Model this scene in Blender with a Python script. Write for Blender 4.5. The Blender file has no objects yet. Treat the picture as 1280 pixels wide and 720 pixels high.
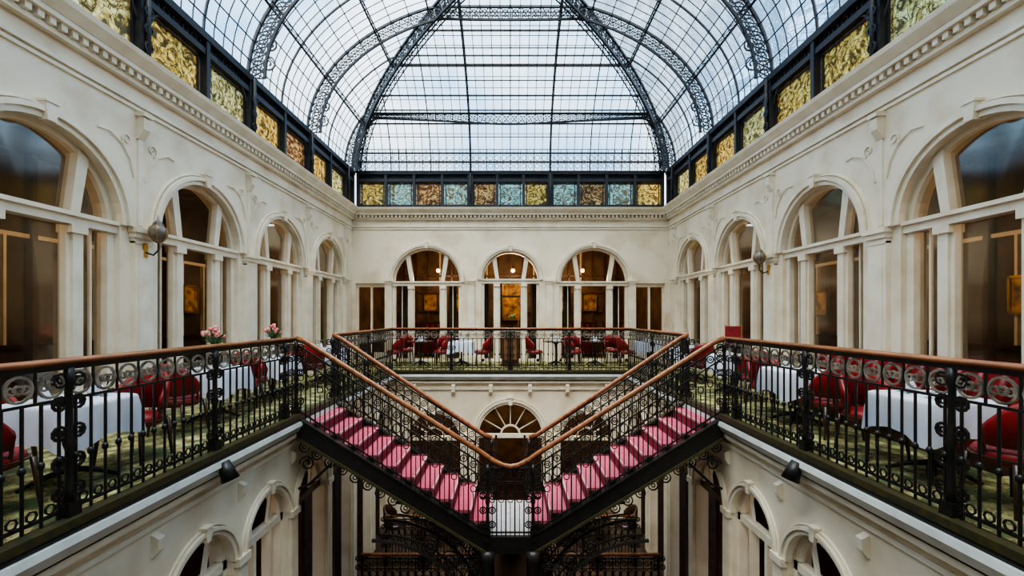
import bpy, bmesh, math, random
from mathutils import Vector
random.seed(4)
pi=math.pi
sc=bpy.context.scene
# ------------------------------------------------------------ constants
W=5.3; ZB=15.0; Y0=-2.3; D=3.3; YR=12.54; LF=-4.3
H0=6.35; RB=3.55
SN,SF=6.9,8.32
BAYS=[13.03-2.65*i for i in range(6)]       # arch centres along side walls
BND=[14.35-2.65*i for i in range(7)]
# ------------------------------------------------------------ materials
def mat(name,col,rough=.5,metal=0,col2=None,scale=6,bump=0,emit=None,es=0,stretch=(1,1,1),detail=5,ramp=(.35,.65)):
    m=bpy.data.materials.new(name); m.use_nodes=True
    nt=m.node_tree; b=nt.nodes['Principled BSDF']
    b.inputs['Base Color'].default_value=(*col,1); b.inputs['Roughness'].default_value=rough; b.inputs['Metallic'].default_value=metal
    tc=nt.nodes.new('ShaderNodeTexCoord'); mp=nt.nodes.new('ShaderNodeMapping'); mp.inputs['Scale'].default_value=stretch
    n=nt.nodes.new('ShaderNodeTexNoise'); n.inputs['Scale'].default_value=scale; n.inputs['Detail'].default_value=detail
    nt.links.new(tc.outputs['Object'],mp.inputs['Vector']); nt.links.new(mp.outputs['Vector'],n.inputs['Vector'])
    if col2 is None: col2=tuple(c*.85 for c in col)
    r=nt.nodes.new('ShaderNodeValToRGB')
    r.color_ramp.elements[0].position=ramp[0]; r.color_ramp.elements[0].color=(*col2,1)
    r.color_ramp.elements[1].position=ramp[1]; r.color_ramp.elements[1].color=(*col,1)
    nt.links.new(n.outputs['Fac'],r.inputs['Fac']); nt.links.new(r.outputs['Color'],b.inputs['Base Color'])
    if bump:
        bp=nt.nodes.new('ShaderNodeBump'); bp.inputs['Strength'].default_value=bump; bp.inputs['Distance'].default_value=.02
        nt.links.new(n.outputs['Fac'],bp.inputs['Height']); nt.links.new(bp.outputs['Normal'],b.inputs['Normal'])
    if emit:
        b.inputs['Emission Color'].default_value=(*emit,1); b.inputs['Emission Strength'].default_value=es
    return m
PLASTER=mat('cream_plaster',(.84,.74,.58),.55,col2=(.66,.53,.37),scale=1.5,bump=.06,ramp=(.3,.55),detail=8)
TRIM=mat('cream_gloss_trim',(.86,.785,.64),.35,col2=(.74,.64,.48),scale=3)
TRIMG=mat('grey_white_edge',(.66,.68,.66),.3,col2=(.5,.52,.5),scale=3)
IRON=mat('black_cast_iron',(.012,.012,.013),.38,.3,col2=(.02,.018,.016),scale=20)
SCROLL=mat('worn_bronze_scrollwork',(.36,.33,.27),.4,.4,col2=(.12,.10,.08),scale=9)
IRONR=mat('roof_iron',(.022,.028,.038),.5,.2,col2=(.035,.034,.038),scale=8)
GREENI=mat('dark_green_iron',(.05,.055,.035),.35,.4,col2=(.10,.08,.03),scale=14)
WOOD=mat('polished_handrail_wood',(.32,.125,.05),.22,col2=(.18,.065,.028),scale=14,stretch=(1,.2,1))
DWOOD=mat('dark_wood',(.06,.028,.015),.3,col2=(.03,.015,.01),scale=9,stretch=(1,.3,1))
MWOOD=mat('warm_wood_panelling',(.20,.09,.04),.35,col2=(.09,.04,.018),scale=6,stretch=(1,1,.2))
RED=mat('red_velvet',(.27,.010,.012),.45,col2=(.12,.006,.008),scale=5)
PINK=mat('pink_stair_carpet',(.56,.10,.17),.9,col2=(.44,.07,.12),scale=30,bump=.1)
NOSE=mat('pale_step_nosing',(.66,.34,.37),.8,col2=(.55,.24,.27),scale=20)
RISE=mat('crimson_stair_riser',(.28,.025,.055),.9,col2=(.22,.02,.045),scale=22)
DRED=mat('dark_red_carpet',(.13,.010,.018),.9,scale=20)
CLOTH=mat('white_table_linen',(.66,.69,.76),.8,col2=(.52,.57,.70),scale=2)
CHINA=mat('white_china',(.85,.84,.8),.15)
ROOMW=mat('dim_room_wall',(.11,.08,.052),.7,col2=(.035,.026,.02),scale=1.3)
BROOM=mat('back_room_wall',(.20,.12,.06),.6,col2=(.06,.035,.02),scale=2)
CURT=mat('curtain',(.15,.13,.085),.85,col2=(.07,.055,.035),scale=12,stretch=(1,1,.1))
LFLOOR=mat('parquet',(.06,.033,.02),.35,col2=(.025,.015,.01),scale=7,stretch=(1,.15,1))
GOLD=mat('gilt',(.55,.33,.08),.35,.8)
ART=mat('painting',(.75,.42,.08),.6,col2=(.10,.05,.03),scale=5)
PETAL=mat('pink_petals',(.72,.13,.15),.6,col2=(.80,.40,.34),scale=9)
LEAF=mat('leaves',(.05,.13,.03),.6)
GLOBE=mat('warm_lamp_globe',(.9,.8,.6),.3,emit=(1,.62,.28),es=5)
SMOKE=mat('smoked_lantern_glass',(.24,.20,.16),.15,col2=(.11,.09,.08),scale=9)
SLATE=mat('pale_landing',(.52,.50,.50),.6,col2=(.40,.38,.39),scale=9)
def carpet():
    m=bpy.data.materials.new('patterned_green_carpet'); m.use_nodes=True; nt=m.node_tree; b=nt.nodes['Principled BSDF']
    b.inputs['Roughness'].default_value=.95
    tc=nt.nodes.new('ShaderNodeTexCoord'); v=nt.nodes.new('ShaderNodeTexVoronoi'); v.inputs['Scale'].default_value=5.5
    n=nt.nodes.new('ShaderNodeTexNoise'); n.inputs['Scale'].default_value=14; n.inputs['Distortion'].default_value=2
    a=nt.nodes.new('ShaderNodeMath'); a.operation='MULTIPLY'
    nt.links.new(tc.outputs['Object'],v.inputs['Vector']); nt.links.new(tc.outputs['Object'],n.inputs['Vector'])
    nt.links.new(v.outputs['Distance'],a.inputs[0]); nt.links.new(n.outputs['Fac'],a.inputs[1])
    r=nt.nodes.new('ShaderNodeValToRGB'); e=r.color_ramp.elements
    e[0].position=.06; e[0].color=(.55,.48,.24,1); e[1].position=.30; e[1].color=(.065,.085,.03,1)
    x=e.new(.14); x.color=(.28,.31,.12,1); x=e.new(.22); x.color=(.28,.20,.09,1)
    nt.links.new(a.outputs[0],r.inputs['Fac']); nt.links.new(r.outputs['Color'],b.inputs['Base Color']); return m
CARPET=carpet()
def glassmat(name,tint,gloss=1.0,dirt=0.0,rough=.02,gcol=(.9,.95,1)):
    m=bpy.data.materials.new(name); m.use_nodes=True; nt=m.node_tree
    for n in list(nt.nodes): nt.nodes.remove(n)
    o=nt.nodes.new('ShaderNodeOutputMaterial'); t=nt.nodes.new('ShaderNodeBsdfTransparent'); t.inputs[0].default_value=(*tint,1)
    g=nt.nodes.new('ShaderNodeBsdfGlossy'); g.inputs['Roughness'].default_value=rough; g.inputs[0].default_value=(*gcol,1)
    mx=nt.nodes.new('ShaderNodeMixShader'); f=nt.nodes.new('ShaderNodeFresnel'); f.inputs[0].default_value=1.45
    mm=nt.nodes.new('ShaderNodeMath'); mm.operation='MULTIPLY'; mm.inputs[1].default_value=gloss; nt.links.new(f.outputs[0],mm.inputs[0])
    nt.links.new(mm.outputs[0],mx.inputs[0]); nt.links.new(t.outputs[0],mx.inputs[1]); nt.links.new(g.outputs[0],mx.inputs[2])
    last=mx
    if dirt:
        d=nt.nodes.new('ShaderNodeBsdfTranslucent'); d.inputs[0].default_value=(.66,.82,.95,1)
        tc=nt.nodes.new('ShaderNodeTexCoord'); mp=nt.nodes.new('ShaderNodeMapping'); mp.inputs['Scale'].default_value=(1.6,.7,.7)
        n=nt.nodes.new('ShaderNodeTexNoise'); n.inputs['Scale'].default_value=2.2; n.inputs['Detail'].default_value=8
        r=nt.nodes.new('ShaderNodeMapRange'); r.inputs[1].default_value=.4; r.inputs[2].default_value=.75; r.inputs[3].default_value=.03; r.inputs[4].default_value=dirt
        nt.links.new(tc.outputs['Object'],mp.inputs[0]); nt.links.new(mp.outputs[0],n.inputs['Vector']); nt.links.new(n.outputs['Fac'],r.inputs[0])
        m2=nt.nodes.new('ShaderNodeMixShader'); nt.links.new(r.outputs[0],m2.inputs[0]); nt.links.new(mx.outputs[0],m2.inputs[1]); nt.links.new(d.outputs[0],m2.inputs[2]); last=m2
    nt.links.new(last.outputs[0],o.inputs[0]); return m
RGLASS=glassmat('roof_glass',(.84,.93,.98),dirt=.35,gloss=.6)
WGLASS=glassmat('window_glass',(.66,.63,.56),gloss=.22,rough=.10,gcol=(1,.9,.78))
CGLASS=glassmat('crystal',(.92,.94,.95))
def stained(name,c1,c2,c3,seed):
    m=bpy.data.materials.new(name); m.use_nodes=True; nt=m.node_tree
    for n in list(nt.nodes): nt.nodes.remove(n)
    o=nt.nodes.new('ShaderNodeOutputMaterial'); tc=nt.nodes.new('ShaderNodeTexCoord'); mp=nt.nodes.new('ShaderNodeMapping'); mp.inputs['Location'].default_value=(seed,seed*2,0)
    n=nt.nodes.new('ShaderNodeTexNoise'); n.inputs['Scale'].default_value=3.6; n.inputs['Distortion'].default_value=3.2; n.inputs['Detail'].default_value=6
    v=nt.nodes.new('ShaderNodeTexVoronoi'); v.feature='DISTANCE_TO_EDGE'; v.inputs['Scale'].default_value=9
    r=nt.nodes.new('ShaderNodeValToRGB'); e=r.color_ramp.elements
    e[0].position=.40; e[0].color=(*c3,1); e[1].position=.62; e[1].color=(*c1,1); x=e.new(.50); x.color=(*c2,1)
    nt.links.new(tc.outputs['Object'],mp.inputs[0]); nt.links.new(mp.outputs[0],n.inputs['Vector']); nt.links.new(mp.outputs[0],v.inputs['Vector'])
    nt.links.new(n.outputs['Fac'],r.inputs['Fac'])
    lr=nt.nodes.new('ShaderNodeMapRange'); lr.inputs[1].default_value=.01; lr.inputs[2].default_value=.05; nt.links.new(v.outputs['Distance'],lr.inputs[0])
    mu=nt.nodes.new('ShaderNodeMix'); mu.data_type='RGBA'; mu.inputs[6].default_value=(.04,.03,.02,1)
    nt.links.new(lr.outputs[0],mu.inputs[0]); nt.links.new(r.outputs['Color'],mu.inputs[7])
    t=nt.nodes.new('ShaderNodeBsdfTransparent'); d=nt.nodes.new('ShaderNodeBsdfTranslucent')
    nt.links.new(mu.outputs[2],t.inputs[0]); nt.links.new(mu.outputs[2],d.inputs[0])
    mx=nt.nodes.new('ShaderNodeMixShader'); mx.inputs[0].default_value=.5; nt.links.new(t.outputs[0],mx.inputs[1]); nt.links.new(d.outputs[0],mx.inputs[2]); nt.links.new(mx.outputs[0],o.inputs[0])
    return m
AMBER=stained('amber_stained_glass',(.66,.46,.13),(.38,.21,.04),(.07,.05,.02),0)
OLIVE=stained('olive_stained_glass',(.50,.48,.24),(.36,.27,.08),(.06,.055,.03),3)
TEAL=stained('teal_stained_glass',(.38,.52,.42),(.20,.29,.22),(.16,.09,.04),7)
BROWN=stained('russet_stained_glass',(.50,.31,.11),(.20,.08,.03),(.04,.03,.02),5)

# ------------------------------------------------------------ mesh builder
class G:
    def __init__(s,T=None): s.v=[];s.f=[];s.m=[];s.mats=[];s.T=T;s.sm=[]
    def mi(s,m):
        if m not in s.mats: s.mats.append(m)
        return s.mats.index(m)
    def add(s,vs,fs,m,smooth=False):
        o=len(s.v); k=s.mi(m)
        s.v+= [tuple(s.T(*p)) if s.T else tuple(p) for p in vs]
        s.f+=[tuple(i+o for i in f) for f in fs]; s.m+=[k]*len(fs); s.sm+=[smooth]*len(fs)
    def box(s,x0,x1,y0,y1,z0,z1,m):
        vs=[(x,y,z) for x in(x0,x1) for y in(y0,y1) for z in(z0,z1)]
        s.add(vs,[(0,1,3,2),(4,6,7,5),(0,4,5,1),(2,3,7,6),(0,2,6,4),(1,5,7,3)],m)
    def quad(s,a,b,c,d,m): s.add([a,b,c,d],[(0,1,2,3)],m)
    def prism(s,poly,axis,a,b,m):
        def P(p,t):
            q=list(p); q.insert(axis,t); return tuple(q)
        n=len(poly); vs=[P(p,a) for p in poly]+[P(p,b) for p in poly]
        s.add(vs,[tuple(range(n)),tuple(range(2*n-1,n-1,-1))]+[(i,(i+1)%n,(i+1)%n+n,i+n) for i in range(n)],m)
    def tube(s,pts,r,m,n=5,closed=False,ref=None,flat=1.0):
        P=[Vector(p) for p in pts]; k=len(P)
        if k<2: return
        T=[]
        for i in range(k):
            if closed: t=P[(i+1)%k]-P[i-1]
            else: t=P[min(i+1,k-1)]-P[max(i-1,0)]
            T.append(t.normalized() if t.length>1e-9 else Vector((0,0,1)))
        if ref is None:
            c=Vector((0,0,0))
            for i in range(1,k-1): c+=(P[i]-P[i-1]).cross(P[i+1]-P[i])
            if c.length<1e-6:
                c=Vector((0,0,1)) if abs(T[0].z)<.8 else Vector((1,0,0))
            ref=c.normalized()
        else: ref=Vector(ref)
        vs=[]
        for i in range(k):
            u=T[i].cross(ref)
            if u.length<1e-4: u=T[i].cross(Vector((.3,.9,.1)))
            u.normalize(); w=T[i].cross(u).normalized()
            rr=r[i] if isinstance(r,(list,tuple)) else r
            for j in range(n):
                a=2*pi*(j+.5)/n
                vs.append(tuple(P[i]+u*(rr*math.cos(a))+w*(rr*flat*math.sin(a))))
        fs=[]
        for i in range(k if closed else k-1):
            for j in range(n):
                a=i*n+j; b=i*n+(j+1)%n; c=((i+1)%k)*n+(j+1)%n; d=((i+1)%k)*n+j
                fs.append((a,b,c,d))
        if not closed: fs+= [tuple(range(n)),tuple((k-1)*n+j for j in range(n))]
        s.add(vs,fs,m,n>5)
    def ring(s,c,R,r,m,u=(1,0,0),v=(0,0,1),k=10,n=4,sy=1):
        c=Vector(c);u=Vector(u);v=Vector(v)
        s.tube([c+u*(R*math.cos(2*pi*i/k))+v*(R*sy*math.sin(2*pi*i/k)) for i in range(k)],r,m,n,True,ref=u.cross(v))
    def spiral(s,c,R,r,m,u=(1,0,0),v=(0,0,1),a0=0,turn=1.6,k=16,R2=.25):
        c=Vector(c);u=Vector(u);v=Vector(v); P=[]
        for i in range(k+1):
            t=i/k; rr=R*(1-(1-R2)*t); a=a0+turn*2*pi*t; P.append(c+u*(rr*math.cos(a))+v*(rr*math.sin(a)))
        s.tube(P,r,m,4,ref=u.cross(v))
    def lathe(s,c,prof,m,n=14,sx=1,sy=1):
        vs=[];fs=[]
        for (r,z) in prof:
            for j in range(n):
                a=2*pi*j/n; vs.append((c[0]+r*math.cos(a)*sx,c[1]+r*math.sin(a)*sy,c[2]+z))
        for i in range(len(prof)-1):
            for j in range(n): fs.append((i*n+j,i*n+(j+1)%n,(i+1)*n+(j+1)%n,(i+1)*n+j))
        fs+=[tuple(range(n)),tuple((len(prof)-1)*n+j for j in range(n))]
        s.add(vs,fs,m,True)
    def ball(s,c,r,m,n=10,sz=1):
        k=max(4,n//2+1)
        s.lathe(c,[(max(1e-3,r*math.sin(pi*i/k)),-r*sz*math.cos(pi*i/k)) for i in range(k+1)],m,n)
    def arcband(s,c,sp,r0,r1,w0,w1,m,a0=0,a1=pi,n=22):
        vs=[]
        for i in range(n+1):
            a=a0+(a1-a0)*i/n
            for (r,w) in((r0,w0),(r1,w0),(r1,w1),(r0,w1)): vs.append((c+r*math.cos(a),w,sp+r*math.sin(a)))
        fs=[(i*4+j,i*4+(j+1)%4,i*4+4+(j+1)%4,i*4+4+j) for i in range(n) for j in range(4)]
        fs+=[(0,1,2,3),tuple(n*4+j for j in range(4))]
        s.add(vs,fs,m)
    def obj(s,name,loc=(0,0,0),rz=0,fix=True):
        me=bpy.data.meshes.new(name); me.from_pydata(s.v,[],s.f)
        for m in s.mats: me.materials.append(m)
        me.polygons.foreach_set('material_index',s.m); me.polygons.foreach_set('use_smooth',s.sm)
        if fix:
            bm=bmesh.new(); bm.from_mesh(me); bmesh.ops.recalc_face_normals(bm,faces=bm.faces); bm.to_mesh(me); bm.free()
        me.update(); o=bpy.data.objects.new(name,me); o.location=loc; o.rotation_euler=(0,0,rz)
        sc.collection.objects.link(o); return o
def inst(o,loc,rz=0):
    p=bpy.data.objects.new(o.name.split('.')[0],o.data); p.location=loc; p.rotation_euler=(0,0,rz); sc.collection.objects.link(p); return p
TL=lambda u,w,v:(-W-w,u,v)
TR=lambda u,w,v:( W+w,u,v)
TB=lambda u,w,v:(u,ZB+w,v)
def LWm(side,off): return lambda u,w,v:(side*(off+w),u,v)

def wall(g,u0,u1,v0,v1,ops,th,m):
    ops=sorted(ops); cur=u0
    def q(a,b,c,d):
        for w in(0,th): g.quad((a,w,c),(b,w,c),(b,w,d),(a,w,d),m)
    for (c,r,vb,sp,arch) in ops:
        if c-r>cur: q(cur,c-r,v0,v1)
        if vb>v0: q(c-r,c+r,v0,vb); g.quad((c-r,0,vb),(c+r,0,vb),(c+r,th,vb),(c-r,th,vb),m)
        for s in(-1,1): g.quad((c+s*r,0,vb),(c+s*r,th,vb),(c+s*r,th,sp),(c+s*r,0,sp),m)
        if arch:
            n=22
            for i in range(n):
                a=pi*i/n;b=pi*(i+1)/n
                p=(c+r*math.cos(a),sp+r*math.sin(a)); t=(c+r*math.cos(b),sp+r*math.sin(b))
                for w in(0,th): g.quad((p[0],w,p[1]),(t[0],w,t[1]),(t[0],w,v1),(p[0],w,v1),m)
                g.quad((p[0],0,p[1]),(t[0],0,t[1]),(t[0],th,t[1]),(p[0],th,p[1]),m)
        else:
            q(c-r,c+r,sp,v1); g.quad((c-r,0,sp),(c+r,0,sp),(c+r,th,sp),(c-r,th,sp),m)
        cur=c+r
    if cur<u1: q(cur,u1,v0,v1)
    g.quad((u0,0,v1),(u1,0,v1),(u1,th,v1),(u0,th,v1),m)

SPR=2.75; AR=1.0
def entab(g,u0,u1):
    g.box(u0,u1,-.03,0,4.42,4.46,TRIM); g.box(u0,u1,-.045,0,4.49,4.54,TRIM)
    g.box(u0,u1,-.09,0,4.74,4.80,TRIM)
    n=int((u1-u0)/.13)
    for i in range(n):
        u=u0+(i+.5)*(u1-u0)/n; g.box(u-.035,u+.035,-.15,0,4.80,4.88,TRIM)
    g.box(u0,u1,-.19,0,4.88,4.94,TRIM)
    g.prism([(-.20,4.94),(-.30,5.04),(-.32,5.10),(0,5.12),(0,4.94)],0,u0,u1,TRIM)
def archtrim(g,c,r=AR,sp=SPR,key=True,sc_=1):
    k=sc_
    g.arcband(c,sp,r-.01,r+.06*k,-.05*k,.05,TRIM); g.arcband(c,sp,r+.06*k,r+.12*k,-.09*k,.0,TRIM); g.arcband(c,sp,r+.14*k,r+.16*k,-.04*k,0,TRIM)
    if key:
        g.prism([(c-.05*k,sp+r-.03),(c+.05*k,sp+r-.03),(c+.07*k,sp+r+.17*k),(c-.07*k,sp+r+.17*k)],1,-.11*k,0,TRIM)
        g.box(c-.085*k,c+.085*k,-.125*k,0,sp+r+.17*k,sp+r+.20*k,TRIM)
def pil(g,u,w=.16,top=SPR,v0=0.0):
    g.box(u-w,u+w,-.07,0,v0,top-.14,TRIM)
    g.box(u-w+.05,u+w-.05,-.085,-.07,v0+.5,top-.3,TRIM)
    g.box(u-w-.03,u+w+.03,-.11,0,v0,v0+.22,TRIM)
    g.box(u-w-.02,u+w+.02,-.10,0,top-.14,top-.07,TRIM); g.box(u-w-.04,u+w+.04,-.13,0,top-.07,top,TRIM)
    g.box(u-w-.0,u+w+.0,-.08,0,top-.22,top-.19,TRIM)
def leafswag(g,u,v,q):
    P=[(u+q*.10,-.012,v),(u+q*.16,-.02,v+.22),(u+q*.30,-.02,v+.42),(u+q*.50,-.02,v+.52),(u+q*.66,-.012,v+.50)]
    g.tube(P,.012,TRIM,4); g.spiral((u+q*.22,-.012,v+.50),.09,.011,TRIM,(q,0,0),(0,0,1),-1.2,1.3,12)
for nm,T in(('wall_left',TL),('wall_right',TR)):
    g=G(T); ops=[(c,AR,.42,SPR,True) for c in BAYS]
    wall(g,Y0,ZB,-.0,5.12,ops,.35,PLASTER)
    for c in BAYS: archtrim(g,c)
    for u in BND:
        pil(g,u)
        g.box(u-.04,u+.04,-.025,0,SPR+.05,4.05,TRIM)
        g.prism([(-.03,4.03),(-.11,4.16),(-.12,4.32),(-.0,4.38),(0,4.03)],0,u-.06,u+.06,TRIM)
        g.box(u-.085,u+.085,-.14,0,4.34,4.40,TRIM)
        for q in(-1,1): leafswag(g,u,3.45,q)
    for c in BAYS:
        g.box(c-1,c+1,-.02,0,.06,.12,TRIM); g.box(c-1.02,c+1.02,-.07,.1,.39,.45,TRIM)
    entab(g,Y0,ZB)
    g.obj(nm)
BC=((-2.80,1.16,2.66),(0,.98,2.74),(2.80,1.16,2.66))
g=G(TB)
wall(g,-W,W,0,5.12,[(c,r,0,sp,True) for c,r,sp in BC]+[(-4.68,.5,0,2.62,False),(4.68,.5,0,2.62,False)],.35,PLASTER)
for c,r,sp in BC: archtrim(g,c,r,sp,sc_=.85)
for u in(-4.07,-1.31,1.31,4.07): pil(g,u,.11)
entab(g,-W,W); g.obj('wall_back')
g=G(); g.box(-W-.35,W+.35,Y0-.3,Y0,-4.3,9.95,PLASTER); g.obj('wall_front')

cnt=1
def window(T,c,r,vb,kind,S=SPR):
    global cnt
    g=G(T)
    a,b=.10,.22
    g.arcband(c,S,r-.07,r,a,b,TRIM)
    for s in(-1,1):
        x0=.44*r; an=math.radians(55); x1=(r-.05)*math.cos(an); y1=(r-.05)*math.sin(an)
        g.prism([(c+s*(x0-.055),S),(c+s*(x0+.065),S),(c+s*(x1+.085),S+y1-.02),(c+s*(x1-.05),S+y1+.06)],1,a-.03,b,TRIM)
        k=.465*r
        g.box(min(c+s*(k-.065),c+s*(k+.065)),max(c+s*(k-.065),c+s*(k+.065)),a-.05,b,vb,S-.1,TRIM)
        g.box(min(c+s*(k-.11),c+s*(k+.11)),max(c+s*(k-.11),c+s*(k+.11)),a-.01,b-.03,vb,S-.1,TRIM)
        g.box(min(c+s*(r-.10),c+s*r),max(c+s*(r-.10),c+s*r),a-.02,b,vb,S-.1,TRIM)
        g.box(min(c+s*(k-.105),c+s*(k+.105)),max(c+s*(k-.105),c+s*(k+.105)),a-.08,b,S-.22,S-.12,TRIM)
    g.box(c-r,c+r,a-.07,b,S-.12,S+.03,TRIM); g.box(c-r,c+r,a-.11,b,S-.02,S+.03,TRIM)
    g.box(c-r,c+r,a-.02,b,vb,vb+.09,TRIM)
    for s in(-1,1):
        x=c+s*.74*r; g.box(x-.012,x+.012,.15,.19,vb,S-.1,TRIM if kind!='door' else DWOOD)
    if kind=='door':
        g.box(c-.40,c-.33,a,b,vb,S-.1,DWOOD); g.box(c+.33,c+.40,a,b,vb,S-.1,DWOOD); g.box(c-.4,c+.4,a,b,2.15,2.22,DWOOD); g.box(c-.33,c+.33,a,b,.0,.35,DWOOD)
    w=.17
    pts=[(c-r+.03,w,vb),(c+r-.03,w,vb)]+[(c+(r-.03)*math.cos(pi*i/20),w,S+(r-.03)*math.sin(pi*i/20)) for i in range(21)]
    g.add(pts,[tuple(range(len(pts)))],WGLASS)
    g.obj(('door_%d' if kind=='door' else 'window_%d')%cnt); cnt+=1
for T in(TL,TR):
    for c in BAYS: window(T,c,AR,.45,'win')
for c,r,sp in BC: window(TB,c,r,0,'door' if c==0 else 'win',sp)
for s in(-1,1):
    g=G(TB); c=4.68*s
    g.box(c-.5,c+.5,.1,.2,2.5,2.62,TRIM); g.box(c-.5,c-.44,.1,.2,0,2.5,TRIM); g.box(c+.44,c+.5,.1,.2,0,2.5,TRIM); g.box(c-.03,c+.03,.1,.2,0,2.5,TRIM); g.box(c-.5,c+.5,.1,.2,0,.3,TRIM)
    g.quad((c-.45,.15,.3),(c+.45,.15,.3),(c+.45,.15,2.5),(c-.45,.15,2.5),WGLASS); g.obj('window_%d'%cnt); cnt+=1
def curtain(T,u,wd,v0,v1,w0=.42):
    g=G(T); n=18
    vs=[]
    for i in range(n+1):
        x=u+wd*i/n; ww=w0+.035*math.sin(i*2.1)
        vs+=[(x,ww,v0),(x,ww,v1)]
    g.add(vs,[(2*i,2*i+1,2*i+3,2*i+2) for i in range(n)],CURT,True); return g
for T,cs,vb in((TL,BAYS,.2),(TR,BAYS,.2),(TB,[b[0] for b in BC],.02)):
    for c in cs:
        g=curtain(T,c-.98,.26,vb,2.72)
        h=curtain(T,c+.70,.26,vb,2.72); k=len(g.v); g.v+=h.v; g.f+=[tuple(i+k for i in f) for f in h.f]; g.m+=h.m; g.sm+=h.sm
        g.obj('window_curtain',fix=False)

# ---- rooms behind walls
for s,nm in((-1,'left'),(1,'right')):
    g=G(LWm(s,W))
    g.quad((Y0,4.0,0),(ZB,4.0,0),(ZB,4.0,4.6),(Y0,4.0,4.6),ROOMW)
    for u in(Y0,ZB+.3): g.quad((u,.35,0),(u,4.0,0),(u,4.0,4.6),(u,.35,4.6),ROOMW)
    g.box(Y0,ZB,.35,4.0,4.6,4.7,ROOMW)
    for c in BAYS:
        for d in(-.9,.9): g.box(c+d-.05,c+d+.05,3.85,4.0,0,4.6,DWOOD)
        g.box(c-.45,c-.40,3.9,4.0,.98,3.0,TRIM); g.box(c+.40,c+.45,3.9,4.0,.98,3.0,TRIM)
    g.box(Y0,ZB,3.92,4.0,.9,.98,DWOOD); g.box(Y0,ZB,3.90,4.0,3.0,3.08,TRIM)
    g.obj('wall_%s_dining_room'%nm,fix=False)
g=G(); 
g.quad((-W,ZB+4.2,0),(W,ZB+4.2,0),(W,ZB+4.2,4.6),(-W,ZB+4.2,4.6),BROOM)
for s in(-1,1): g.quad((s*W,ZB+.35,0),(s*W,ZB+4.2,0),(s*W,ZB+4.2,4.6),(s*W,ZB+.35,4.6),BROOM)
g.box(-W,W,ZB+.35,ZB+4.2,4.6,4.7,ROOMW)
for i in range(21):
    x=-5+i*.5; g.box(x-.03,x+.03,ZB+4.1,ZB+4.2,0,4.6,MWOOD if i%4 else TRIM)
for z in(.9,1.7,2.5,3.2): g.box(-W,W,ZB+4.1,ZB+4.2,z,z+.07,MWOOD)
g.obj('wall_back_dining_room',fix=False)
# red upholstered dining booths inside the back room
for cx in(-4.2,-2.8,-1.5,1.5,2.8,4.2):
    g=G(); g.box(-.55,.55,-.1,.05,0,1.25,RED); g.box(-.58,.58,-.13,.08,1.25,1.32,MWOOD)
    for k in range(5): g.tube([(-.44+k*.22,-.13,.5),(-.44+k*.22,-.15,.85),(-.44+k*.22,-.11,1.2)],.08,RED,8,flat=.5)
    g.box(-.55,.55,-.65,-.12,.12,.46,RED); g.box(-.5,.5,-.6,-.1,0,.12,DWOOD)
    g.obj('red_booth_seat',(cx,ZB+2.6,0))
def picture(T,u,v,w,h,dep,m=ART):
    g=G(T); g.box(u-w/2,u+w/2,dep-.03,dep,v-h/2,v+h/2,m)
    for a,b,c,d in((-1,1,-1,-.86),(-1,1,.86,1),(-1,-.86,-1,1),(.86,1,-1,1)):
        g.box(u+a*w/2,u+b*w/2,dep-.06,dep,v+c*h/2,v+d*h/2,GOLD)
    g.obj('framed_picture')
for c in BAYS[:5]:
    picture(TL,c-.2,2.0,.6,.8,3.88); picture(TR,c+.2,1.9,.6,.7,3.88)
for u in(-3.4,-2.1,2.1,3.4): picture(TB,u,2.1,.55,.7,4.08)
picture(TB,0.05,2.2,.8,1.7,4.08)

g=G()
for s in(-1,1):
    a,b=sorted((s*D,s*9.4)); g.box(a,b,Y0,ZB+4.3,-.30,-.0,CARPET)
g.box(-D,D,YR,ZB+4.3,-.30,0,CARPET); g.box(-D,D,Y0,.45,-.30,0,CARPET)
g.obj('floor_gallery')
g=G(); g.box(-9.4,9.4,Y0,ZB+4.3,LF-.2,LF,LFLOOR); g.obj('floor_lower')
g=G()
def edge(T,u0,u1):
    g.T=T
    g.box(u0,u1,-.10,.02,-.05,.015,GREENI); g.box(u0,u1,-.08,.02,-.10,-.05,IRON)
    g.prism([(-.11,-.10),(-.12,-.16),(-.05,-.26),(.12,-.30),(.12,-.10)],0,u0,u1,TRIMG)
    g.box(u0,u1,.0,.2,-.36,-.28,TRIM)
for s in(-1,1): edge(LWm(s,D),.45,YR)
edge(lambda u,w,v:(u,YR+w,v),-D,D); edge(lambda u,w,v:(u,.45-w,v),-D,D)
g.obj('trim_gallery_edge')
LC=[4.98+1.36*i for i in range(-3,6)]
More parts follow.
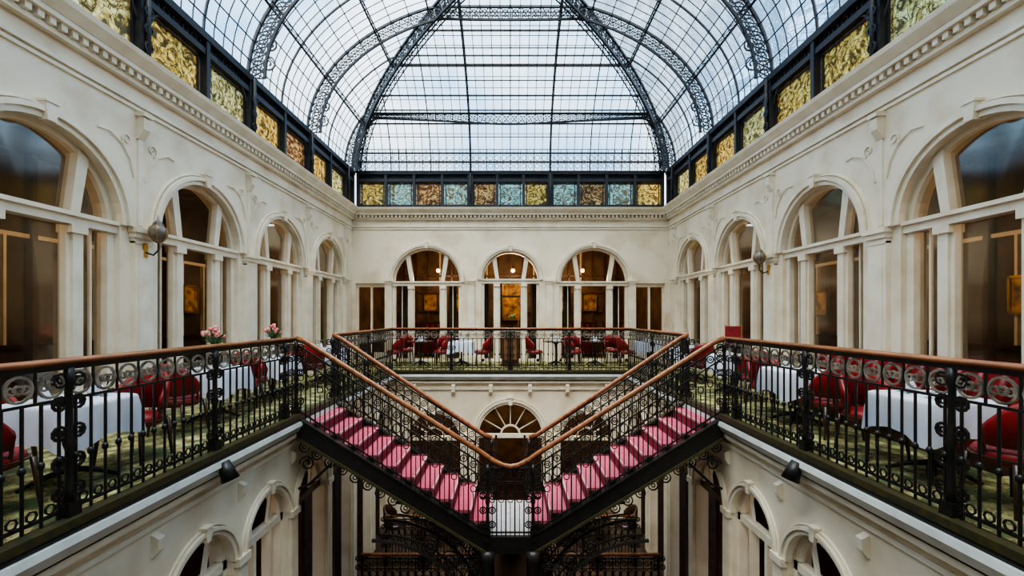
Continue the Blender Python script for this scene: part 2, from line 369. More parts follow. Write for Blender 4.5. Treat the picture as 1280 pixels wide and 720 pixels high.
for s,nm in((-1,'wall_lower_left'),(1,'wall_lower_right')):
    g=G(LWm(s,D+.12)); wall(g,.45,YR+.1,LF,-.28,[(c,.55,LF,-1.52,True) for c in LC],.3,PLASTER)
    for c in LC:
        archtrim(g,c,.55,-1.52,sc_=.7)
        g.arcband(c,-1.52,.49,.55,.1,.18,TRIM); g.box(c-.55,c+.55,.08,.2,-1.6,-1.5,TRIM if c<7 else DWOOD)
        for q in(-1,1): 
            if c<7:
                g.box(c+q*.52-.04,c+q*.52+.04,.08,.2,LF,-1.5,TRIM); g.box(c+q*.2-.03,c+q*.2+.03,.08,.2,LF,-1.6,TRIM)
            else:
                g.box(c+q*.2-.02,c+q*.2+.02,.08,.2,LF,-1.6,DWOOD)
            g.tube([(c+q*.2,.14,-1.52),(c+q*.3,.14,-1.10)],.03,TRIM,4)
        u=c+.68; g.box(u-.10,u+.10,-.05,0,LF,-1.6,TRIM); g.box(u-.12,u+.12,-.08,0,-1.6,-1.5,TRIM)
        g.prism([(-.02,-.80),(-.07,-.73),(-.08,-.62),(0,-.58),(0,-.80)],0,u-.04,u+.04,TRIM)
    g.box(.45,YR,-.03,0,-.52,-.47,TRIM)
    g.obj(nm)
g=G(lambda u,w,v:(u,YR+.1+w,v)); wall(g,-D-.1,D+.1,LF,-.28,[(-2.15,.72,LF,-1.92,True),(0,.9,LF,-1.85,True),(2.15,.72,LF,-1.92,True)],.3,PLASTER)
for c,r,sp in((-2.15,.72,-1.92),(0,.9,-1.85),(2.15,.72,-1.92)):
    archtrim(g,c,r,sp)
    g.box(c-r,c+r,.05,.2,sp-.08,sp+.02,TRIM)
    for i in range(1,6):
        a=pi*i/6; g.tube([(c+.25*math.cos(a),.12,sp+.25*math.sin(a)),(c+r*math.cos(a),.12,sp+r*math.sin(a))],.02,TRIM,4)
    g.arcband(c,sp,.24,.29,.1,.15,TRIM)
    for q in(-.45,.45): g.box(c+q*r-.03,c+q*r+.03,.05,.2,LF,sp,DWOOD)
for u in(-1.15,1.15,-3.1,3.1): g.box(u-.12,u+.12,-.07,0,LF,-1.9,TRIM); g.box(u-.15,u+.15,-.1,0,-1.95,-1.82,TRIM)
for u in(-2.7,-1.6,-.55,.55,1.6,2.7): g.prism([(-.02,-.72),(-.14,-.6),(-.16,-.42),(0,-.36),(0,-.72)],0,u-.05,u+.05,TRIM)
g.box(-D,D,-.05,0,-.55,-.48,TRIM); g.obj('wall_lower_back')
g=G()
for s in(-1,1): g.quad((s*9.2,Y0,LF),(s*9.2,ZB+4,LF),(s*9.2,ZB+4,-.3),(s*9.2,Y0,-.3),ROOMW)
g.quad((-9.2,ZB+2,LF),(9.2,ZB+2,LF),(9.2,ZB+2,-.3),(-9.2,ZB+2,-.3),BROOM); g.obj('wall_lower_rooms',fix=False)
g=G(); g.box(-9.6,9.6,ZB+4.25,ZB+4.4,LF,4.7,ROOMW); g.obj('wall_rear_exterior')

# ------------------------------------------------------------ roof
def prof(s):
    s=max(0,min(s,W)); return H0+RB*math.sqrt(max(0,1-(1-s/W)**2))
def surf(x,y): return prof(min(W-abs(x),ZB-y))
def inn(p,d,n2=None):
    x,y,z=p; nx=x/W; nz=(z-H0)/RB; l=math.hypot(nx,nz) or 1
    return (x-d*nx/l,y,z-d*nz/l)
g=G(); ths=[pi/2*i/18 for i in range(19)]; ss=[W*(1-math.cos(t)) for t in ths]
for k in range(18):
    a,b=ss[k],ss[k+1]
    for s in(-1,1):
        g.quad((s*(W-a),Y0,prof(a)),(s*(W-a),ZB-a,prof(a)),(s*(W-b),ZB-b,prof(b)),(s*(W-b),Y0,prof(b)),RGLASS)
    g.quad((-(W-a),ZB-a,prof(a)),(W-a,ZB-a,prof(a)),(W-b,ZB-b,prof(b)),(-(W-b),ZB-b,prof(b)),RGLASS)
g.obj('roof_glazing',fix=False)
def truss(g,out,inner,r=.035,rw=.013,m=IRONR,rings=True,ref=None,rr=.07):
    g.tube(out,r,m,4,ref=ref); g.tube(inner,r*.9,m,4,ref=ref)
    for i in range(len(out)-1):
        g.tube([out[i],inner[i+1]],rw,m,4); g.tube([inner[i],out[i+1]],rw,m,4); g.tube([out[i],inner[i]],rw,m,4)
        if rings:
            c=(Vector(out[i])+Vector(out[i+1])+Vector(inner[i])+Vector(inner[i+1]))/4
            u=(Vector(out[i+1])-Vector(out[i])).normalized(); v=(Vector(inner[i])-Vector(out[i])).normalized()
            g.ring(c,rr,.013,m,u,v,8)
g=G(); NP=60
for y in BND:
    o=[]
    for i in range(NP+1):
        x=-W*math.cos(pi*i/NP); o.append((x,y,surf(x,y)-.04))
    truss(g,o,[inn(p,.34) for p in o],r=.040,rw=.014,ref=(0,1,0),rr=.09)
    if y>2:
        for q in(-1,1):
            for k,(dz,R) in enumerate(((.25,.16),(.62,.13),(.92,.10))):
                g.spiral((q*(W-.36-.16*k*.4-R*.3),y,H0+dz),R,.018,IRONR,(q,0,0),(0,0,1),pi/2,1.4,14)
for j,y0 in enumerate(BND[:-1]):
    for k in range(1,10):
        y=y0-2.65*k/10
        pts=[(-W*math.cos(pi*i/40),y,surf(-W*math.cos(pi*i/40),y)-.02) for i in range(41)]
        g.tube(pts,.026 if k==5 else .011,IRONR,4,ref=(0,1,0))
y=14.7; g.tube([(-W*math.cos(pi*i/40),y,surf(-W*math.cos(pi*i/40),y)-.02) for i in range(41)],.011,IRONR,4,ref=(0,1,0))
for i in range(1,16):
    t=math.radians(6*i); s=W*(1-math.cos(t)); z=prof(s)-.03; big=i in(4,8,11); r=.026 if big else .013
    for q in(-1,1):
        g.tube([(q*(W-s),Y0,z),(q*(W-s),ZB-s,z)],r,IRONR,4)
        if i in(4,8):
            n=int((ZB-s)/.33); d=.20; nx=-q*math.cos(t)*d; nz=-math.sin(t)*d
            o=[(q*(W-s),ZB-s-(ZB-s)*k/n,z) for k in range(n+1)]
            truss(g,o,[(p[0]+nx,p[1],p[2]+nz) for p in o],r=.016,rw=.008,rings=False,ref=(0,0,1))
    if s<5.1:
        g.tube([(-(W-s),ZB-s,z),(W-s,ZB-s,z)],.030 if i in(4,6,8,10) else .017,IRONR,4)
        if i in(5,8,11):
            n=max(4,int((W-s)*2/.27)); d=.16
            o=[(-(W-s)+2*(W-s)*k/n,ZB-s,z) for k in range(n+1)]
            truss(g,o,[(p[0],p[1]-math.cos(t)*d,p[2]-math.sin(t)*d) for p in o],r=.016,rw=.007,rings=False,ref=(0,0,1))
for q in(-1,1):
    o=[];n=[]
    for i in range(37):
        t=pi/2*i/36; s=W*(1-math.cos(t)); x=q*(W-s); y=ZB-s; z=prof(s)-.03
        hz=math.cos(t); vz=math.sin(t); o.append((x,y,z)); n.append((x-q*.40*hz*.7,y-.40*hz*.7,z-.40*vz))
    truss(g,o,n,r=.045,rw=.018,rr=.11)
    for dx in(.12,.26):
        o2=[(p[0]-q*dx,p[1],p[2]) for p in o]; n2=[(p[0]-q*dx,p[1],p[2]) for p in n]
        truss(g,o2,n2,r=.020,rw=.010,rings=False)
def hipbar(x,r,deep=0):
    smax=W-abs(x); pts=[]
    for i in range(25):
        s=smax*(i/24)**1.6; pts.append((x,ZB-s,prof(s)-.03))
    g.tube(pts,r,IRONR,4,ref=(1,0,0))
    if deep:
        pp=[(p[0],p[1]-.18*(1-i/30),p[2]-.18*min(1,i/14)) for i,p in enumerate(pts)]
        truss(g,pts,pp,r=.032,rw=.011,rings=False,ref=(1,0,0))
for i in range(-19,20):
    x=i*1.33/5
    if abs(x)<W-.2: hipbar(x,.013)
for x in(-1.33,1.33): hipbar(x,.045,1)
for x in(-2.66,0,2.66,-3.99,3.99): hipbar(x,.022)
def fringe(T,u0,u1):
    g.T=T; n=int((u1-u0)/.22)
    g.box(u0,u1,-.02,.04,H0+.50,H0+.54,IRONR); g.box(u0,u1,-.02,.04,H0+.22,H0+.24,IRONR)
    for i in range(n+1):
        u=u0+i*(u1-u0)/n; g.tube([(u,0,H0),(u,0,H0+.62)],.011,IRONR,4)
        if i<n:
            uu=u+(u1-u0)/n/2; g.ring((uu,0,H0+.37),.085,.011,IRONR,k=8); g.ring((uu,0,H0+.12),.075,.011,IRONR,k=8)
    g.T=None
fringe(lambda u,w,v:(u,ZB-.22-(v-H0)*.16+w,v),-W+.1,W-.1)
g.obj('roof_iron_vault')
def band(T,u0,u1,posts,big,cols,name):
    g=G(T)
    g.box(u0,u1,-.06,.12,5.12,5.20,IRONR); g.box(u0,u1,-.08,.14,6.0,6.10,IRONR); g.box(u0,u1,-.12,.16,6.24,6.36,IRONR)
    g.box(u0,u1,.02,.05,6.1,6.24,IRONR)
    n=int((u1-u0)/.2)
    for i in range(n): g.ring((u0+(i+.5)*(u1-u0)/n,-.03,6.17),.06,.012,IRONR,k=8)
    for p in posts:
        w=.09 if p in big else .045
        g.box(p-w,p+w,-.10,.1,5.12,6.3,IRONR)
        if p in big:
            g.tube([(p,-.13,5.15),(p,-.13,6.3)],.035,IRONR,6)
            for z in(5.35,5.6,5.85): g.ring((p,-.14,z),.07,.014,IRONR,k=8)
            for q in(-1,1):
                g.tube([(p+q*.10,-.05,5.7),(p+q*.22,-.05,5.95),(p+q*.34,-.05,6.02)],.015,IRONR,4)
    P=sorted(posts)
    for i in range(len(P)-1):
        a,b=P[i]+.05,P[i+1]-.05
        if b-a<.1: continue
        m=cols[i%len(cols)]
        g.quad((a,.03,5.2),(b,.03,5.2),(b,.03,6.0),(a,.03,6.0),m)
        for z in(5.24,5.95): g.box(a,b,.0,.04,z-.014,z+.014,IRONR)
        for x in(a+.06,b-.06): g.box(x-.012,x+.012,.0,.04,5.2,6.0,IRONR)
    g.obj(name)
sp=[]
for i,b in enumerate(BND): sp+=[b,b-1.325]
sp=[p for p in sp if p>Y0]+[14.93]
band(TL,Y0,ZB,sp,BND,[AMBER,OLIVE,AMBER,BROWN,AMBER,OLIVE],'window_clerestory_left')
band(TR,Y0,ZB,sp,BND,[AMBER,AMBER,OLIVE,AMBER,AMBER,OLIVE],'window_clerestory_right')
bp=[-1.33,-.44,.44,1.33]+[s*(1.33+.94*i) for s in(-1,1) for i in range(1,4)]+[-5.08,5.08]
band(TB,-W+.18,W-.18,bp,[-1.33,1.33],[AMBER,TEAL,BROWN,TEAL,BROWN,TEAL,AMBER,TEAL,BROWN,TEAL,AMBER],'window_clerestory_back')

# ------------------------------------------------------------ railings
def level_rail(g,P0,P1,lace=False,H=1.17):
    P0=Vector(P0);P1=Vector(P1);d=(P1-P0);L=math.hypot(d.x,d.y);hd=Vector((d.x,d.y,0)).normalized();up=Vector((0,0,1))
    def M(t,h): return P0+d*t+up*h
    spc=.148 if lace else .125
    n=max(1,round(L/spc))
    for h,r in(((.07,.016),(H-.05,.016),(H-.28,.014)) if not lace else ((.06,.016),(H-.06,.016),(H-.26,.012))):
        g.tube([M(0,h),M(1,h)],r,IRON,4)
    for i in range(n+1):
        t=i/n; g.tube([M(t,.0),M(t,H-.28 if not lace else H-.04)],.012,IRON,5)
        if not lace:
            p=M(t,.45); g.lathe(p,[(.012,-.03),(.024,-.012),(.024,.012),(.012,.03)],IRON,5)
        if i==n: break
        tm=(i+.5)/n
        if lace:
            g.ring(M(tm,H-.155),.052,.011,IRON,hd,up,10); g.ring(M(tm,H-.155),.02,.009,IRON,hd,up,6)
            g.ring(M(tm,H-.36),.06,.011,IRON,hd,up,9,sy=1.2)
            g.ring(M(tm,H-.53),.045,.010,IRON,hd,up,7,sy=1.2)
            g.tube([M(tm,.0),M(tm,H-.60)],.009,IRON,4)
        else:
            g.ring(M(tm,.12),.035,.008,IRON,hd,up,7)
    if not lace:
        k=max(1,round(L/.215))
        for i in range(k):
            tm=(i+.5)/k; c=M(tm,H-.165)
            g.ring(c,.088,.012,SCROLL,hd,up,14); g.ring(c,.028,.012,SCROLL,hd,up,7)
            for q in(-1,1): g.spiral(c+hd*(q*.048),.036,.010,SCROLL,hd*q,up,pi,1.1,9,.4)
            g.tube([M(i/k,H-.28),M(i/k,H-.04)],.010,IRON,4)
def post(g,P,H=1.17,axis='y'):
    x,y,z=P
    g.box(x-.05,x+.05,y-.05,y+.05,z-.05,z+.12,IRON)
    g.lathe((x,y,z),[(.045,.1),(.03,.2),(.024,.5),(.04,.56),(.024,.62),(.022,.95),(.04,1.02),(.03,1.12)],IRON,8)
    u=(0,1,0) if axis=='y' else (1,0,0)
    for q in(-1,1):
        for h in(.2,.42,.64,.86,1.03):
            c=(x,y+q*.07,z+h) if axis=='y' else (x+q*.07,y,z+h)
            g.ring(c,.05,.013,IRON,u,(0,0,1),9); g.ring(c,.022,.01,IRON,u,(0,0,1),6)
def hand(g,pts,r=.036): 
    g.tube(pts,r,WOOD,10,flat=.75,ref=None); g.tube([(p[0],p[1],p[2]-.035) for p in pts],.018,IRON,4)
for s in(-1,1):
    g=G(); x=s*D
    level_rail(g,(x,.52,0),(x,SN-.12,0)); hand(g,[(x,.52,1.17),(x,SN-.06,1.17)])
    for y in(1.7,3.35,5.0,6.55): post(g,(x,y,0))
    g.obj('gallery_railing')
    g=G(); level_rail(g,(x,SF+.12,0),(x,YR-.06,0)); hand(g,[(x,SF+.06,1.17),(x,YR-.05,1.17)])
    for y in(SF+.25,10.4): post(g,(x,y,0))
    g.obj('gallery_railing')
g=G(); level_rail(g,(-D,YR,0),(D,YR,0)); hand(g,[(-D,YR,1.17),(D,YR,1.17)])
for x in(-1.65,0,1.65): post(g,(x,YR,0),axis='x')
g.obj('gallery_railing')
g=G(); level_rail(g,(-D,.45,0),(D,.45,0)); hand(g,[(-D,.45,1.17),(D,.45,1.17)]); g.obj('gallery_railing')
# lower hall railings
for s in(-1,1):
    for y in(8.75,10.45):
        g=G(); a,b=(.5,2.9) if s>0 else (-2.9,-.5)
        level_rail(g,(a,y,LF+.02),(b,y,LF+.02),lace=True,H=1.12); g.tube([(a,y,LF+1.16),(b,y,LF+1.16)],.03,WOOD,8)
        for x in(a,(a+b)/2,b): post(g,(x,y,LF+.05),axis='x')
        g.obj('lower_hall_railing')

# ------------------------------------------------------------ double staircase
g=G(); LZ=-1.9; NR=11; rh=1.9/NR; XL=.35; tr=(D-XL)/10
def T1(s): return lambda x,y,z:(s*x,y,z)
for s in(-1,1):
    g.T=T1(s)
    for i in range(0,11):
        zt=-rh*i; xa=D-(i-1)*tr; xb=D-i*tr
        if i>0:
            g.box(xb-.02,xa,SN+.04,SF-.04,zt-.035,zt,IRON)
            for y0,y1,m in((SN+.05,SN+.16,DRED),(SN+.16,SF-.20,PINK),(SF-.20,SF-.08,DRED)):
                g.box(xb-.005,xa-.05,y0,y1,zt,zt+.012,m)
                g.box(xa-.05,xa,y0,y1,zt,zt+.008,DRED)
            g.box(xb-.032,xb-.005,SN+.16,SF-.20,zt-.02,zt+.013,NOSE)
        xr=xb if i>0 else D
        for y0,y1,m in((SN+.05,SN+.16,DRED),(SN+.16,SF-.20,RISE),(SF-.20,SF-.08,DRED)):
            g.box(xr-.012,xr,y0,y1,zt-rh,zt-.035,m)
        g.box(xr,xr+.02,SN+.04,SF-.04,zt-rh,zt-.02,IRON)
    E=D-.03
    for y0,y1 in((SN-.03,SN+.04),(SF-.04,SF+.03)):
        g.prism([(E,-.06),(XL,LZ+.0),(XL-.02,LZ-.24),(E,-.36)],1,y0,y1,IRON)
        g.prism([(E,-.04),(XL-.02,LZ+.04),(XL-.02,LZ+.01),(E,-.07)],1,y0-.02,y1+.02,IRON)
        g.prism([(E,-.34),(XL-.02,LZ-.22),(XL-.02,LZ-.26),(E,-.39)],1,y0-.02,y1+.02,GREENI)
    g.prism([(E,-.30),(XL,LZ-.18),(XL,LZ-.22),(E,-.34)],1,SN,SF,IRON)
    for i in range(15):
        t=(i+.5)/15; x=E+(XL-E)*t; z=-.42+(LZ+.14)*t
        g.ring((x,SN,z-.03),.075,.013,IRON,k=10); g.ring((x,SN,z-.03),.03,.010,IRON,k=6)
    for y in(SN,(SN+SF)/2,SF):
        A=[]
        for i in range(15):
            a=pi/2*i/14; A.append((XL+.08+1.7*(1-math.cos(a)),y,-3.7+1.75*math.sin(a)))
        g.tube(A,.030,IRON,5)
        B=[(p[0]-.09,y,p[2]+.10) for p in A]; g.tube(B,.016,IRON,4)
        for i in range(0,14,1): g.tube([A[i],B[i+1]],.010,IRON,4)
        for (x,z,R) in((.60,-2.48,.17),(.58,-2.86,.13),(.92,-2.25,.15),(1.24,-2.05,.12),(.54,-3.15,.09)):
            g.spiral((x,y,z),R,.016,IRON,a0=pi/3,turn=1.7,k=20); g.ring((x,y,z),R,.013,IRON,k=14)
    g.tube([(D-.04,SN,-1.15),(D-.2,SN,-1.08),(D-.42,SN,-.88),(D-.55,SN,-.76)],.022,IRON,5)
    g.spiral((D-.17,SN,-.76),.12,.016,IRON,a0=0,turn=1.6,k=18)
    for y in(SN,SF):
        level_rail(g,(D,y,.02),(XL,y,LZ+.02),lace=True,H=1.12)
    post(g,(D,SN,0),1.17,'x'); post(g,(D,SF,0),1.17,'x')
    post(g,(XL,SF,LZ),1.17,'x'); post(g,(XL,SN,LZ),1.0,'x')
    hand(g,[(D,SF,1.17),(D-.15,SF,1.10),(XL+.15,SF,LZ+1.22),(XL,SF,LZ+1.16)])
    for y in(SN,SF):
        g.lathe((XL,y,LF),[(.13,0),(.13,.15),(.08,.22),(.06,.4),(.055,1.7),(.09,1.8),(.06,1.88),(.11,2.05),(.12,2.2)],IRON,10)
g.T=None
g.box(-XL,XL,SN,SF,LZ-.12,LZ,IRON); g.box(-XL+.02,XL-.02,SN+.06,SF-.04,LZ,LZ+.012,SLATE)
g.box(-XL,XL,SN-.03,SN+.04,LZ-.24,LZ+.02,IRON)
level_rail(g,(-XL,SN,LZ+.02),(XL,SN,LZ+.02),lace=True,H=1.10)
hp=[(-D,SN,1.17),(-D+.15,SN,1.12)]
zb=1.12-(D-.15-.3)*(1.9/(D-XL))
hp+=[(-.45,SN,zb+.06+.07),(-.28,SN,zb+.01),(-.12,SN,zb-.07),(0,SN,zb-.09)]
hp+=[(-p[0],p[1],p[2]) for p in reversed(hp[:-1])]
hand(g,hp,.038)
for i in range(1,14):
    z=LZ-i*(2.4/14); y=SF+(i-1)*.27
    g.box(-XL,XL,y,y+.28,z-.04,z,IRON); g.box(-XL+.05,XL-.05,y,y+.28,z,z+.012,PINK); g.box(-XL,XL,y-.01,y+.01,z,z+2.4/14,DRED)
for s in(-1,1):
    g.prism([(SF,LZ+.05),(SF+3.6,LF+.1),(SF+3.6,LF),(SF+3.3,LF),(SF,LZ-.3)],0,s*XL-.03,s*XL+.03,IRON)
    a=Vector((s*XL,SF,LZ+.06)); b=Vector((s*XL,SF+3.5,LF+.1)); level_rail(g,a,b,lace=True,H=1.05); g.tube([a+Vector((0,0,1.08)),b+Vector((0,0,1.08))],.035,WOOD,8)
g.obj('double_staircase')

# ------------------------------------------------------------ furniture
def chair(C,name):
    g=G()
    for x,y in((-.2,-.2),(.2,-.2),(-.18,.2),(.18,.2)):
        g.tube([(x*1.15,y*1.15,0),(x,y,.40)],[.014,.024],DWOOD,6)
    g.lathe((0,0,0),[(.05,.36),(.22,.36),(.25,.40),(.255,.44),(.23,.475),(.05,.49)],C,20)
    n=18; vs=[];fs=[]
    for i in range(n+1):
        a=math.radians(90+180*i/n); k=abs(i/n-.5)*2; top=.92-.26*k**2.2
        for r,z in((.225,.50),(.24,top-.03),(.258,top),(.28,top-.01),(.29,top-.05),(.27,.52)):
            vs.append((r*math.cos(a),r*math.sin(a),z))
    for i in range(n):
        for j in range(6): fs.append((i*6+j,i*6+(j+1)%6,i*6+6+(j+1)%6,i*6+6+j))
    fs+=[tuple(range(6)),tuple(n*6+j for j in range(6))]
    g.add(vs,fs,C,True)
    for i in(0,6,12,18):
        a=math.radians(90+180*i/n); g.tube([(.24*math.cos(a),.24*math.sin(a),.40),(.262*math.cos(a),.262*math.sin(a),.56)],.014,DWOOD,5)
    g.tube([(.262*math.cos(math.radians(360*i/24)),.262*math.sin(math.radians(360*i/24)),.41) for i in range(24)],.013,DWOOD,5,True)
    return g.obj(name,(0,0,-50))
def wineglass(g,x,y,z):
    g.lathe((x,y,z),[(.03,0),(.032,.004),(.004,.01),(.004,.08),(.02,.095),(.036,.13),(.034,.18),(.030,.20)],CGLASS,10)
def table(flowers=False,drop=.30,cloth=True,set_=True):
    g=G(); a=.36; per=[]
    N=64
    for i in range(N):
        t=2*pi*i/N; c,s=math.cos(t),math.sin(t); k=(abs(c)**8+abs(s)**8)**(-1/8); per.append((c*k,s*k,t,k))
    vs=[(0,0,.76)]
    rings=[(.95,.76),(1.0,.752),(1.02,.73),(1.05,.60),(1.08,.76-drop)]
    for q,(f,z) in enumerate(rings):
        for x,y,t,k in per:
            w=1+ (.045*math.sin(t*12)+.02*math.sin(t*7+1))*(max(0,q-2)/2) + (k-1)*.10*max(0,q-2)
            zz=z-(.10*(k-1)/.3 if q==4 else 0)
            vs.append((x*a*f*w,y*a*f*w,zz))
    fs=[(0,1+i,1+(i+1)%N) for i in range(N)]
    for q in range(len(rings)-1):
        for i in range(N): fs.append((1+q*N+i,1+q*N+(i+1)%N,1+(q+1)*N+(i+1)%N,1+(q+1)*N+i))
    if cloth: g.add(vs,fs,CLOTH,True)
    else: g.lathe((0,0,.72),[(.30,0),(.40,.01),(.41,.025),(.40,.04),(.02,.04)],DWOOD,24)
    g.lathe((0,0,0),[(.04,.02),(.04,.1),(.028,.15),(.025,.5),(.05,.66),(.12,.72)],IRON,10)
    for i in range(4):
        t=pi/4+pi/2*i; g.tube([(0,0,.14),(.18*math.cos(t),.18*math.sin(t),.09),(.33*math.cos(t),.33*math.sin(t),.015)],[.03,.024,.018],IRON,6)
    for q in(-1,1):
        if set_:
            g.lathe((0,q*.22,.76),[(.06,.0),(.09,.006),(.115,.016),(.11,.02),(.05,.01)],CHINA,16)
            g.lathe((0,q*.22,.775),[(.035,0),(.05,.03),(.02,.10),(.004,.13)],CLOTH,8)
            wineglass(g,-.14,q*.12,.76)
        wineglass(g,.16,q*.16,.76)
    if flowers:
        g.lathe((0,0,.76),[(.05,0),(.04,.05),(.025,.15),(.03,.24),(.055,.34)],CHINA,12)
        rd=random.Random(3)
        for i in range(26):
            t=rd.random()*2*pi; r=rd.random()**.5*.14; z=1.20+rd.random()*.18-r*.4
            g.tube([(0,0,1.06),(r*math.cos(t),r*math.sin(t),z)],.004,LEAF,4)
            g.ball((r*math.cos(t),r*math.sin(t),z),.020+.012*rd.random(),PETAL,7)
            g.tube([(r*.6*math.cos(t+1),r*.6*math.sin(t+1),z-.10),(r*1.4*math.cos(t+1),r*1.4*math.sin(t+1),z-.02)],[.03,.004],LEAF,4,flat=.2)
    return g.obj(('dining_table_with_linen' if not flowers else 'dining_table_with_flowers') if cloth else 'cafe_table',(0,0,-50))
CH=chair(RED,'red_tub_chair'); CD=chair(DWOOD,'bentwood_chair'); TA=table(); TFl=table(True); TD=table(cloth=False)
TE=table(cloth=False,set_=False); TE.name='bistro_table'
def setat(x,y,t=None,ax='y',chairs=(1,1),z=0,rot=0,c=None,d=.70):
    t=t or TA; c=c or CH
    inst(t,(x,y,z),rot)
    if ax=='y':
        if chairs[0]: inst(c,(x,y-d,z),pi/2)
        if chairs[1]: inst(c,(x,y+d,z),-pi/2)
    else:
        if chairs[0]: inst(c,(x-d,y,z),0)
        if chairs[1]: inst(c,(x+d,y,z),pi)
setat(-3.95,4.02); inst(CH,(-4.72,4.05,0),0)
setat(-4.3,6.5,TFl); setat(-4.4,8.3,TFl); setat(-4.3,10.4)
setat(3.95,4.2); setat(4.05,6.35); setat(4.3,8.7,chairs=(1,0)); setat(4.3,10.8)
for x in(-4.2,-2.75,-1.5): setat(x,13.75,TA if x==-1.5 else TD,ax='x',chairs=(0,1),d=.66)
for x in(1.4,2.6,4.2): setat(x,13.75,TA if x==4.2 else TD,ax='x',chairs=(1,0),d=.66)
for x in(-3.4,-2.1,2.0,3.3): inst(CH,(x,14.45,0),-pi/2)
for x,y in((-2.3,11.6),(2.3,11.6),(-2.3,5.3),(2.3,5.3)): 
    setat(x,y,TE,z=LF,c=CD,ax='x')
for p in(CH,TA,TFl,CD,TD,TE): bpy.data.objects.remove(p)
g=G()
g.box(-.30,.30,-.20,.20,0,.08,DWOOD); g.box(-.26,.26,-.17,.17,.08,1.0,DWOOD)
for q in(-.13,.13): g.box(q-.09,q+.09,-.18,-.17,.2,.9,MWOOD)
g.prism([(-.24,1.0),(.22,1.0),(.22,1.16),(-.24,1.04)],0,-.32,.32,DWOOD)
g.prism([(-.18,1.07),(.10,1.14),(.10,1.16),(-.18,1.09)],0,-.18,.18,CHINA)
g.tube([(.24,.12,1.1),(.26,.10,1.45),(.18,0,1.58),(.08,-.06,1.56)],.012,GOLD,6); g.lathe((.06,-.07,1.47),[(.09,0),(.05,.09),(.02,.10)],LEAF,12)
g.obj('host_stand',(.0,13.7,0))
def banq(x,y0,y1,s):
    g=G(lambda u,w,v:(s*(x-w),u,v))
    g.prism([(0,.15),(0,.98),(.05,1.0),(.12,.97),(.16,.50),(.58,.48),(.62,.44),(.61,.30),(.58,.15)],0,y0,y1,RED)
    n=int((y1-y0)/.22)
    for i in range(n):
        u=y0+(i+.5)*(y1-y0)/n; g.tube([(u,.16,.50),(u,.17,.75),(u,.09,.99)],[.07,.08,.06],RED,8,flat=.5)
    g.box(y0+.02,y1-.02,.02,.56,0,.15,DWOOD); g.obj('red_banquette')
banq(W-.12,4.2,7.4,1)
for s,u in((-1,6.40),(1,9.05)):
    g=G(LWm(s,W)); g.box(u-.03,u+.03,-.10,-.07,2.35,2.55,GOLD)
    g.tube([(u,-.08,2.42),(u,-.20,2.38),(u,-.27,2.45),(u,-.27,2.57)],.013,IRON,5)
    g.T=None; X=s*(W-.27)
    P=[(.02,0),(.05,.02),(.11,.09),(.12,.15),(.11,.21),(.06,.26),(.065,.275),(.02,.33),(.006,.40)]
    g.lathe((X,u,2.55),P,SMOKE,12)
    for a in range(6):
        t=pi/3*a; g.tube([(X+(r+.004)*math.cos(t),u+(r+.004)*math.sin(t),2.55+z) for r,z in P[1:7]],.006,GOLD,4)
    g.obj('wall_lantern')
for s in(-1,1):
    g=G(); x=s*(D-.13)
    g.tube([(s*(D-.05),5.0,-.1),(x,5.0,-.16)],.016,IRON,5)
    g.tube([(x+s*.03,5.0,-.12),(x-s*.05,5.0,-.32)],[.06,.095],IRON,12); g.obj('floodlight')
g=G(); g.box(-.02,.02,-.15,.15,.75,1.30,RED); g.tube([(0,-.15,0),(0,-.15,1.32),(0,.15,1.32),(0,.15,0)],.012,GOLD,5); g.box(-.12,.12,-.17,.17,0,.03,DWOOD)
g.obj('menu_sign',(4.75,9.55,0),math.radians(60))
def pendant(x,y,ztop,z,power,col=(1,.66,.38)):
    g=G(); g.tube([(x,y,ztop),(x,y,z+.12)],.01,GOLD,5); g.ball((x,y,z),.08,GLOBE,12); g.lathe((x,y,z),[(.02,.17),(.055,.11),(.07,.06)],GOLD,10); g.obj('pendant_lamp')
    l=bpy.data.lights.new('pendant_light','POINT'); l.energy=power; l.color=col; l.shadow_soft_size=.15
    o=bpy.data.objects.new('pendant_bulb',l); o.location=(x,y,z-.2); sc.collection.objects.link(o)
for s in(-1,1):
    for y in(4.0,9.0,13.5): pendant(s*7.4,y,4.6,3.1,45)
for x in(-2.8,0.1,2.8): pendant(x,17.4,4.6,3.3,85 if x==.1 else 65)
for s in(-1,1):
    for y in(5.7,10.2): pendant(s*5.5,y,-.3,-1.5,22)
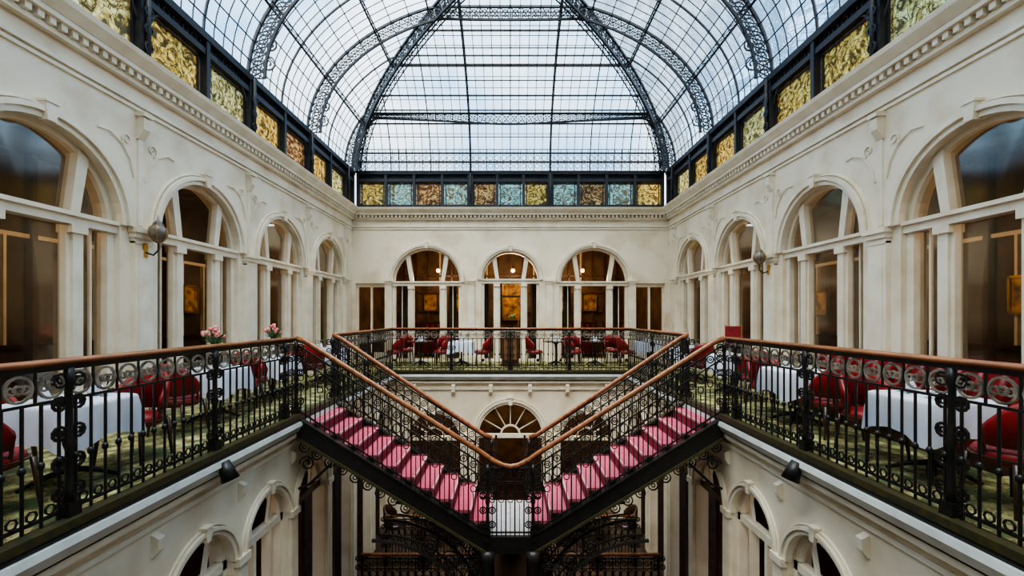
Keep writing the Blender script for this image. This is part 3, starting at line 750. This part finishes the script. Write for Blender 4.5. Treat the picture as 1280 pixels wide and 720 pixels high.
for x in(-2.1,2.1): pendant(x,14.2,-.3,-1.0,50)

# ------------------------------------------------------------ world, light, camera
w=bpy.data.worlds.new('sky'); sc.world=w; w.use_nodes=True; nt=w.node_tree; bg=nt.nodes['Background']
tc=nt.nodes.new('ShaderNodeTexCoord'); n=nt.nodes.new('ShaderNodeTexNoise'); n.inputs['Scale'].default_value=2.3; n.inputs['Detail'].default_value=7; n.inputs['Distortion'].default_value=.4
r=nt.nodes.new('ShaderNodeValToRGB'); e=r.color_ramp.elements
e[0].position=.42; e[0].color=(.27,.49,.76,1); e[1].position=.64; e[1].color=(.95,.97,.97,1)
nt.links.new(tc.outputs['Generated'],n.inputs['Vector']); nt.links.new(n.outputs['Fac'],r.inputs['Fac'])
sx=nt.nodes.new('ShaderNodeSeparateXYZ'); nt.links.new(tc.outputs['Generated'],sx.inputs[0])
mr=nt.nodes.new('ShaderNodeMapRange'); mr.inputs[1].default_value=-.02; mr.inputs[2].default_value=.02; nt.links.new(sx.outputs[2],mr.inputs[0])
mx=nt.nodes.new('ShaderNodeMix'); mx.data_type='RGBA'; mx.inputs[6].default_value=(.2,.19,.17,1)
nt.links.new(mr.outputs[0],mx.inputs[0]); nt.links.new(r.outputs['Color'],mx.inputs[7]); nt.links.new(mx.outputs[2],bg.inputs['Color'])
bg.inputs['Strength'].default_value=2.25
l=bpy.data.lights.new('sun','SUN'); l.energy=7.0; l.angle=math.radians(60); l.color=(1,.90,.75)
o=bpy.data.objects.new('sun',l); o.rotation_euler=(math.radians(22),math.radians(-6),0); sc.collection.objects.link(o)
cam=bpy.data.cameras.new('camera'); co=bpy.data.objects.new('camera',cam); co.location=(0,0,1.5); co.rotation_euler=(pi/2,0,0)
cam.sensor_width=36; cam.lens=36*560/1280; cam.shift_y=36/1280; cam.shift_x=.0016; cam.clip_start=.05
sc.collection.objects.link(co); sc.camera=co
sc.view_settings.view_transform='AgX'; sc.view_settings.look='AgX - Medium High Contrast'; sc.view_settings.exposure=.5
